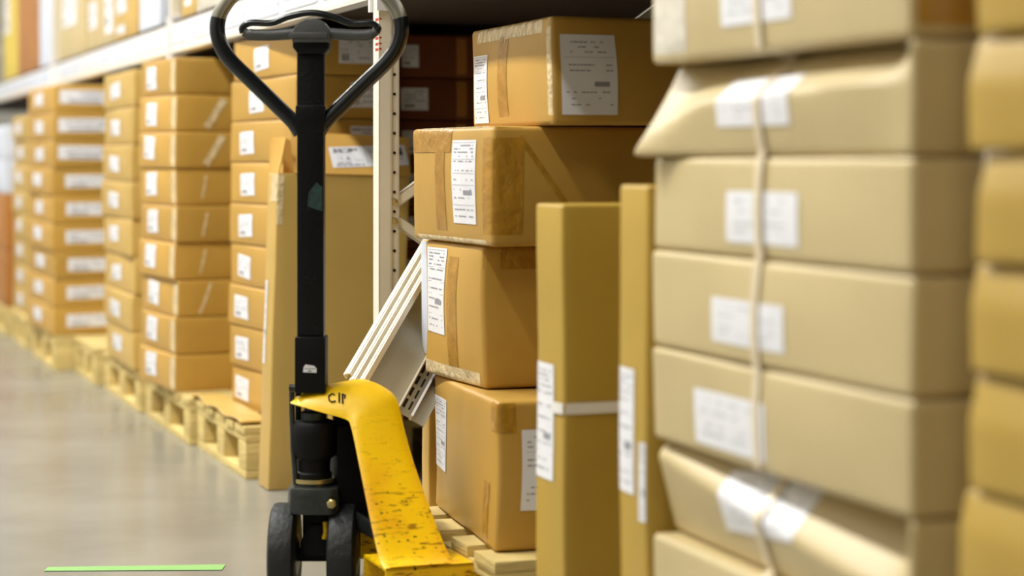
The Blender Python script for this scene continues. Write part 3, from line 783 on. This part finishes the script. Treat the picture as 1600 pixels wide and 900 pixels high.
# handle loop
cxp = 483.5
half = [(14, 208), (26, 190), (50, 166), (90, 127), (121, 97), (136, 76), (143.5, 52), (142, 28), (131, 6), (112, -14), (80, -27), (40, -31), (0, -32)]
left = [jw(cxp-a, b) for a, b in half]; right = [jw(cxp+a-.5, b) for a, b in half]
path = crm(left+right[::-1][1:], 8)
cut = [i for i, p in enumerate(path) if p.z > zj(30)]
i0, i1 = cut[0], cut[-1]
m = MB(); m.tube(path[:i0+1], .0150, 'blackgloss', 18); m.tube(path[i1:], .0150, 'blackgloss', 18); hl = m.build('handle_loop', J)
m = MB(); m.tube(path[i0-0:i1+1], .0147, 'worn', 18); m.build('loop_grip', J, 'worn bare steel top of the loop')
m = MB(); m.box((jw(463, 0).x, JD-.022, zj(208)), (46/sJ, 0, 0), (0, .044, 0), (0, 0, .055), 'black'); m.build('weld_collar', J, bevel=.006)
# release lever
m = MB()
bar = [jw(x, y, -.02) for x, y in ((381, 50), (392, 54), (420, 55), (455, 53), (487, 52), (519, 53), (552, 55), (578, 54), (588, 49))]
m.tube(crm(bar, 5), [.011 if 3 < i < 37 else .009 for i in range(41)], 'plastic', 16, squash=.8)
lev = m.build('release_lever', J)
m = MB(); top = [jw(x, y, -.02) for x, y in ((380, 52), (379, 43), (392, 36), (425, 36), (452, 26), (487, 20), (520, 26), (548, 36), (578, 36), (590, 43), (588, 52))]
m.tube(crm(top, 6), .0066, 'blackgloss', 12); m.build('lever_bow', lev, 'thin glossy black bow')
m = MB()
ol = [(456, 66), (456, 52), (460, 42), (468, 34), (477, 30), (487, 29), (497, 30), (506, 34), (512, 42), (515, 52), (515, 66)]
m.prism([jw(a, b, -.045) for a, b in ol], (0, .05, 0), 'plastic'); m.build('lever_hub', lev, 'domed grey hub', bevel=.003)
m = MB(); m.box((jw(455.5, 0).x, JD-.048, zj(62)), (60/sJ, 0, 0), (0, .056, 0), (0, 0, .012), 'plastic'); m.build('hub_band', lev, bevel=.003)
m = MB(); ol = [(457, 62), (514, 62), (514, 74), (507, 84), (465, 84), (457, 74)]
m.prism([jw(a, b, -.032) for a, b in ol], (0, .06, 0), 'black'); m.build('drawbar_head', J, bevel=.003)
# pump and steering head
pc_ = Vector((jw(490, 0).x, JD, 0))
m = MB()
prof = [(.030, zj(655)), (.040, zj(658)), (.0445, zj(664)), (.0450, zj(680)), (.0450, zj(702)), (.041, zj(712)), (.033, zj(717)), (.032, zj(735)), (.036, zj(738)), (.036, zj(747))]
m.lathe(pc_, prof, 'blackmatte', 36); m.build('pump_cylinder', J)
m = MB(); m.lathe(pc_+Vector((.0, 0, 0)), [(.018, zj(628)), (.018, zj(640)), (.026, zj(644)), (.026, zj(656))], 'cast', 24); m.build('lift_piston', J)
m = MB(); m.lathe(pc_, [(.041, zj(746)), (.041, zj(752))], 'bolt', 36); m.build('bearing_ring', J, 'brass coloured ring')
m = MB(); m.lathe(pc_, [(.038, zj(752)), (.040, zj(760))], 'cast', 36); m.build('bearing_seat', J)
m = MB()
ol = [(451, -.02), (457, -.05), (480, -.062), (520, -.062), (533, -.05), (533, .05), (520, .06), (460, .06), (451, .03)]
pts = [Vector((jw(a, 0).x, JD+b, zj(797))) for a, b in ol]
top_ = [Vector((jw(a+(1 if a < 490 else -1), 0).x, JD+b*.92, zj(757))) for a, b in ol]
m.grid([pts, top_], 'cast', close_v=True); m.poly(pts, 'cast'); m.poly(top_[::-1], 'cast')
yk = m.build('steering_yoke', J, bevel=.005)
m = MB(); m.lathe(jw(518, 787, -.062), [(.0095, 0), (.0095, .005), (.006, .0075)], 'bolt', 6, axis=Vector((0, -1, 0))); m.build('bolt', yk, 'brass coloured bolt')
m = MB(); m.tube([jw(456, 612, -.01), jw(456, 640, -.01), jw(458, 700, -.02), jw(462, 757, -.02)], .0055, 'cast', 12); m.build('release_rod', J)
m = MB(); m.tube([jw(452, 606, -.012), jw(463, 606, -.012)], .007, 'cast', 12); m.tube([jw(466, 612, 0), jw(466, 700, 0)], .006, 'blackmatte', 10); m.build('linkage', J)
m = MB(); m.box((jw(474, 0).x, JD-.02, zj(868)), (38/sJ, 0, 0), (0, .05, 0), (0, 0, zj(797)-zj(868)), 'blackmatte'); m.build('axle_column', J, bevel=.006)
WR = .100; wz = WR
m = MB(); m.tube([Vector((jw(462, 0).x, JD, wz)), Vector((jw(520, 0).x, JD, wz))], .014, 'blackmatte', 16); m.build('axle', J)
m = MB(); ol = [(474, 868), (468, 860), (470, 845), (482, 820), (504, 820), (512, 845), (514, 860), (510, 868)]
m.prism([jw(a, b, -.03) for a, b in ol], (0, .06, 0), 'blackmatte'); m.build('axle_block', J, bevel=.003)
for xa, xb in ((425, 465), (516, 558)):
    c = Vector((jw(xa, 0).x, JD, wz)); w_ = (xb-xa)/sJ
    m = MB(); m.lathe(c, [(.055, .0), (.09, .0), (.098, .004), (WR, .011), (WR, w_-.011), (.098, w_-.004), (.09, w_), (.055, w_)], 'rubber', 48, axis=Vector((1, 0, 0)))
    wh = m.build('wheel', J)
    m = MB(); m.lathe(c, [(.02, -.004), (.045, .001), (.056, .0), (.056, w_), (.045, w_-.001), (.02, w_+.004)], 'cast', 32, axis=Vector((1, 0, 0))); m.build('wheel_hub', wh)
# yellow frame: plate bent over the pump and running down to both forks
def prof_pt(t):
    """t -1..1 -> lateral offset (along the aisle, minus = towards camera), height, b range"""
    s = 1 if t > 0 else -1; q = abs(t)
    key = [(0, 0, .403, .438, -.257, -.085), (.15, .030, .398, .436, -.240, -.078), (.28, .056, .386, .425, -.200, -.066), (.38, .075, .375, .408, -.164, -.060), (.46, .088, .362, .380, -.158, -.057),
           (.6, .125, .300, .303, -.153, -.045), (.8, .190, .195, .196, -.147, -.022), (.93, .236, .132, .132, -.143, -.004), (1.0, .262, .1185, .1185, -.140, .006)]
    ks = [k[0] for k in key]; out = []
    for c in range(1, 6):
        i = max(n for n in range(len(key)-1) if ks[n] <= q+1e-9); a, b = key[i], key[i+1]; f = (q-a[0])/(b[0]-a[0])
        # smooth (monotone enough) interpolation
        pa = key[i-1] if i > 0 else (-b[0], -b[1] if c == 1 else b[1])+tuple(b[2:]); pb_ = key[i+2] if i+2 < len(key) else b
        if i == 0: pa = (-b[0], -b[1])+tuple(b[2:])
        ma = (b[c]-pa[c])/(b[0]-pa[0]); mb_ = (pb_[c]-a[c])/(pb_[0]-a[0]) if pb_ is not b else (b[c]-a[c])/(b[0]-a[0]); hh = b[0]-a[0]
        out.append((2*f**3-3*f*f+1)*a[c]+(f**3-2*f*f+f)*hh*ma+(-2*f**3+3*f*f)*b[c]+(f**3-f*f)*hh*mb_)
    return s*out[0], out[1], out[2], out[3], out[4]
def frame_point(t, c, off=0):
    la, z0, z1, b0, b1 = prof_pt(t); b = b0+(b1-b0)*c; z = z1+(z0-z1)*max(0, 1-c)**2.2
    e = max(0, (c-.82)/.18); z -= .010*e*e; e2 = max(0, (.08-c)/.08); z -= .005*e2*e2
    return R(AJ+la, b, z)
NT, NC = 80, 14
m = MB(); rows = [[frame_point(-1+2*i/NT, j/NC) for j in range(NC+1)] for i in range(NT+1)]
inner = []
for i, r in enumerate(rows):
    rr = []
    for j, p in enumerate(r):
        q0 = rows[max(i-1, 0)][j]; q1 = rows[min(i+1, NT)][j]; c0 = r[max(j-1, 0)]; c1 = r[min(j+1, NC)]
        nn = (q1-q0).cross(c1-c0).normalized()
        if nn.z > 0: nn = -nn
        rr.append(p+nn*.004)
    inner.append(rr)
m.grid(rows, 'yellow'); m.grid(inner, 'blackmatte', flip=True)  # underside coloured black for the shade beneath the plate
for e in (0, NC): m.grid([[r[e] for r in rows], [r[e] for r in inner]], 'yellow')
for e in (0, NT): m.grid([rows[e], inner[e]], 'yellow')
fr = m.build('lifting_frame', J, 'worn yellow painted frame', fixn=False)
# folded side flange along the rear edges
m = MB()
for sgn in (-1, 1):
    ed = [frame_point(sgn*(.40+.6*i/20), 0) for i in range(21)]
    inn = [p+V*.022+(-U*sgn*-1)*.0+Vector((0, 0, -.004)) for p in ed]
    dn = [p+Vector((0, 0, -.0))-(-U*sgn*-1)*0 for p in ed]
    drop = [Vector((p.x, p.y, p.z))+V*.004-(U*sgn)*.020 for p in ed]
    m.grid([ed, drop], 'yellow'); m.grid([[p+V*.003 for p in ed], [p+V*.003 for p in drop]], 'yellow', flip=True)
m.build('frame_flange', fr, fixn=False)
# scrawled mark on the hood
m = MB()
CAND = [(frame_point(-.05-.01*a, .02*b), -.05-.01*a, .02*b) for a in range(46) for b in range(50)]
def on_hood(px, py):
    best = min(CAND, key=lambda q: (800+F*q[0].x/q[0].y-px)**2+(HY+F*(HC-q[0].z)/q[0].y-py)**2)
    return best[0]+Vector((0, -.0015, .001))
def stroke(pts, r=.0014): m.tube([on_hood(*p) for p in pts], r, 'hole', 6)
stroke([(524, 617), (518, 615), (513, 619), (513, 625), (518, 628), (524, 627)])
stroke([(530, 614), (530, 630)], .0017); stroke([(536, 616), (535, 632)], .0017); stroke([(536, 616), (541, 618), (539, 623)])
m.build('painted_mark', fr, 'black hand-painted letters')
# black plate added for the shaded gap in the frame, forks, push rods
m = MB(); m.prism([R(AJ-.235, -.045, .125), R(AJ+.235, -.045, .125), R(AJ+.08, -.085, .36), R(AJ+.03, -.095, .405), R(AJ-.03, -.095, .405), R(AJ-.08, -.085, .36)], V*.008, 'blackmatte'); m.build('shade_plate', J, 'black plate filling the shaded gap')
m = MB(); m.box(R(AJ-.03, -.17, .15), U*.06, V*.12, (0, 0, .2), 'blackmatte'); m.build('pump_bracket', J)
for sgn in (-1, 1):
    m = MB(); ac = AJ+sgn*.19; w_ = .155; b0, b1 = -.14, .92; zt = .1165; zb = .062; t = .005
    m.box(R(ac-w_/2, b0, zt-t), U*w_, V*(b1-b0), (0, 0, t), 'yellow')
    m.box(R(ac-w_/2, b0, zb), U*t, V*(b1-b0), (0, 0, zt-zb), 'yellow'); m.box(R(ac+w_/2-t, b0, zb), U*t, V*(b1-b0), (0, 0, zt-zb), 'yellow')
    m.prism([R(ac-w_/2, b1, zb), R(ac+w_/2, b1, zb), R(ac+w_/2, b1, zt), R(ac-w_/2, b1, zt)], V*.008, 'yellow')
    fk = m.build('fork', J, smooth=False)
    m = MB(); m.lathe(R(ac-.03, .78, .041), [(.012, 0), (.041, .0), (.041, .06), (.012, .06)], 'rubber', 24, axis=U); m.build('load_roller', fk)
    p0 = W(528, 797, 4.0) if sgn < 0 else R(AJ+.05, -.15, .19); p1 = R(ac, -.02, .10)
    d = p1-p0; sd = Vector((0, 0, 1)).cross(d).normalized(); up = d.cross(sd).normalized()
    if up.z < 0: up = -up
    m = MB(); m.box(p0-up*.014-sd*.006, d, up*.030, sd*.012, 'cast'); m.build('push_rod', J, 'grey steel push rod', bevel=.002)
m = MB(); m.tube([jw(508, 815, -.03), jw(509, 832, -.03), jw(506, 842, -.03)], .005, 'yellow', 10); m.build('pedal_link', J, 'small yellow link')

# cardboard sheet on the pallet C deck
sh = Shape(.40, .70, .006, 5, .002, 0, .003, wsheet)
root = thing('cardboard_sheet', 'flattened cardboard sheet with torn edge lying on the pallet left of the tall carton', 'cardboard sheet', (R(a_of(384, 0)+.02, -.01).x, R(a_of(384, 0)+.02, -.01).y, PT+.006), (0, 0, TH))
Shape(.085, .72, .007, 5, .002, 0, .003, wsheet).body('card_soft', 14).build('sheet', root, world=False)

# ------------------------------------------------------------------ camera, world, view
cd = bpy.data.cameras.new('camera'); cam = bpy.data.objects.new('camera', cd); COL.objects.link(cam)
cam.location = (0, 0, HC); cam.rotation_euler = (math.pi/2, 0, 0)
cd.sensor_width = 36; cd.lens = 36*F/1600; cd.shift_y = -(450-HY)/1600
cd.clip_start = .05; cd.clip_end = 60
cd.dof.use_dof = True; cd.dof.focus_distance = 4.35; cd.dof.aperture_fstop = 2.1
S.camera = cam
w = bpy.data.worlds.new('world'); S.world = w; w.use_nodes = True
w.node_tree.nodes['Background'].inputs[0].default_value = (1, .95, .88, 1); w.node_tree.nodes['Background'].inputs[1].default_value = .3
S.view_settings.view_transform = 'Standard'; S.view_settings.look = 'None'; S.view_settings.gamma = 1; S.view_settings.use_curve_mapping = False
S.view_settings.exposure = .48
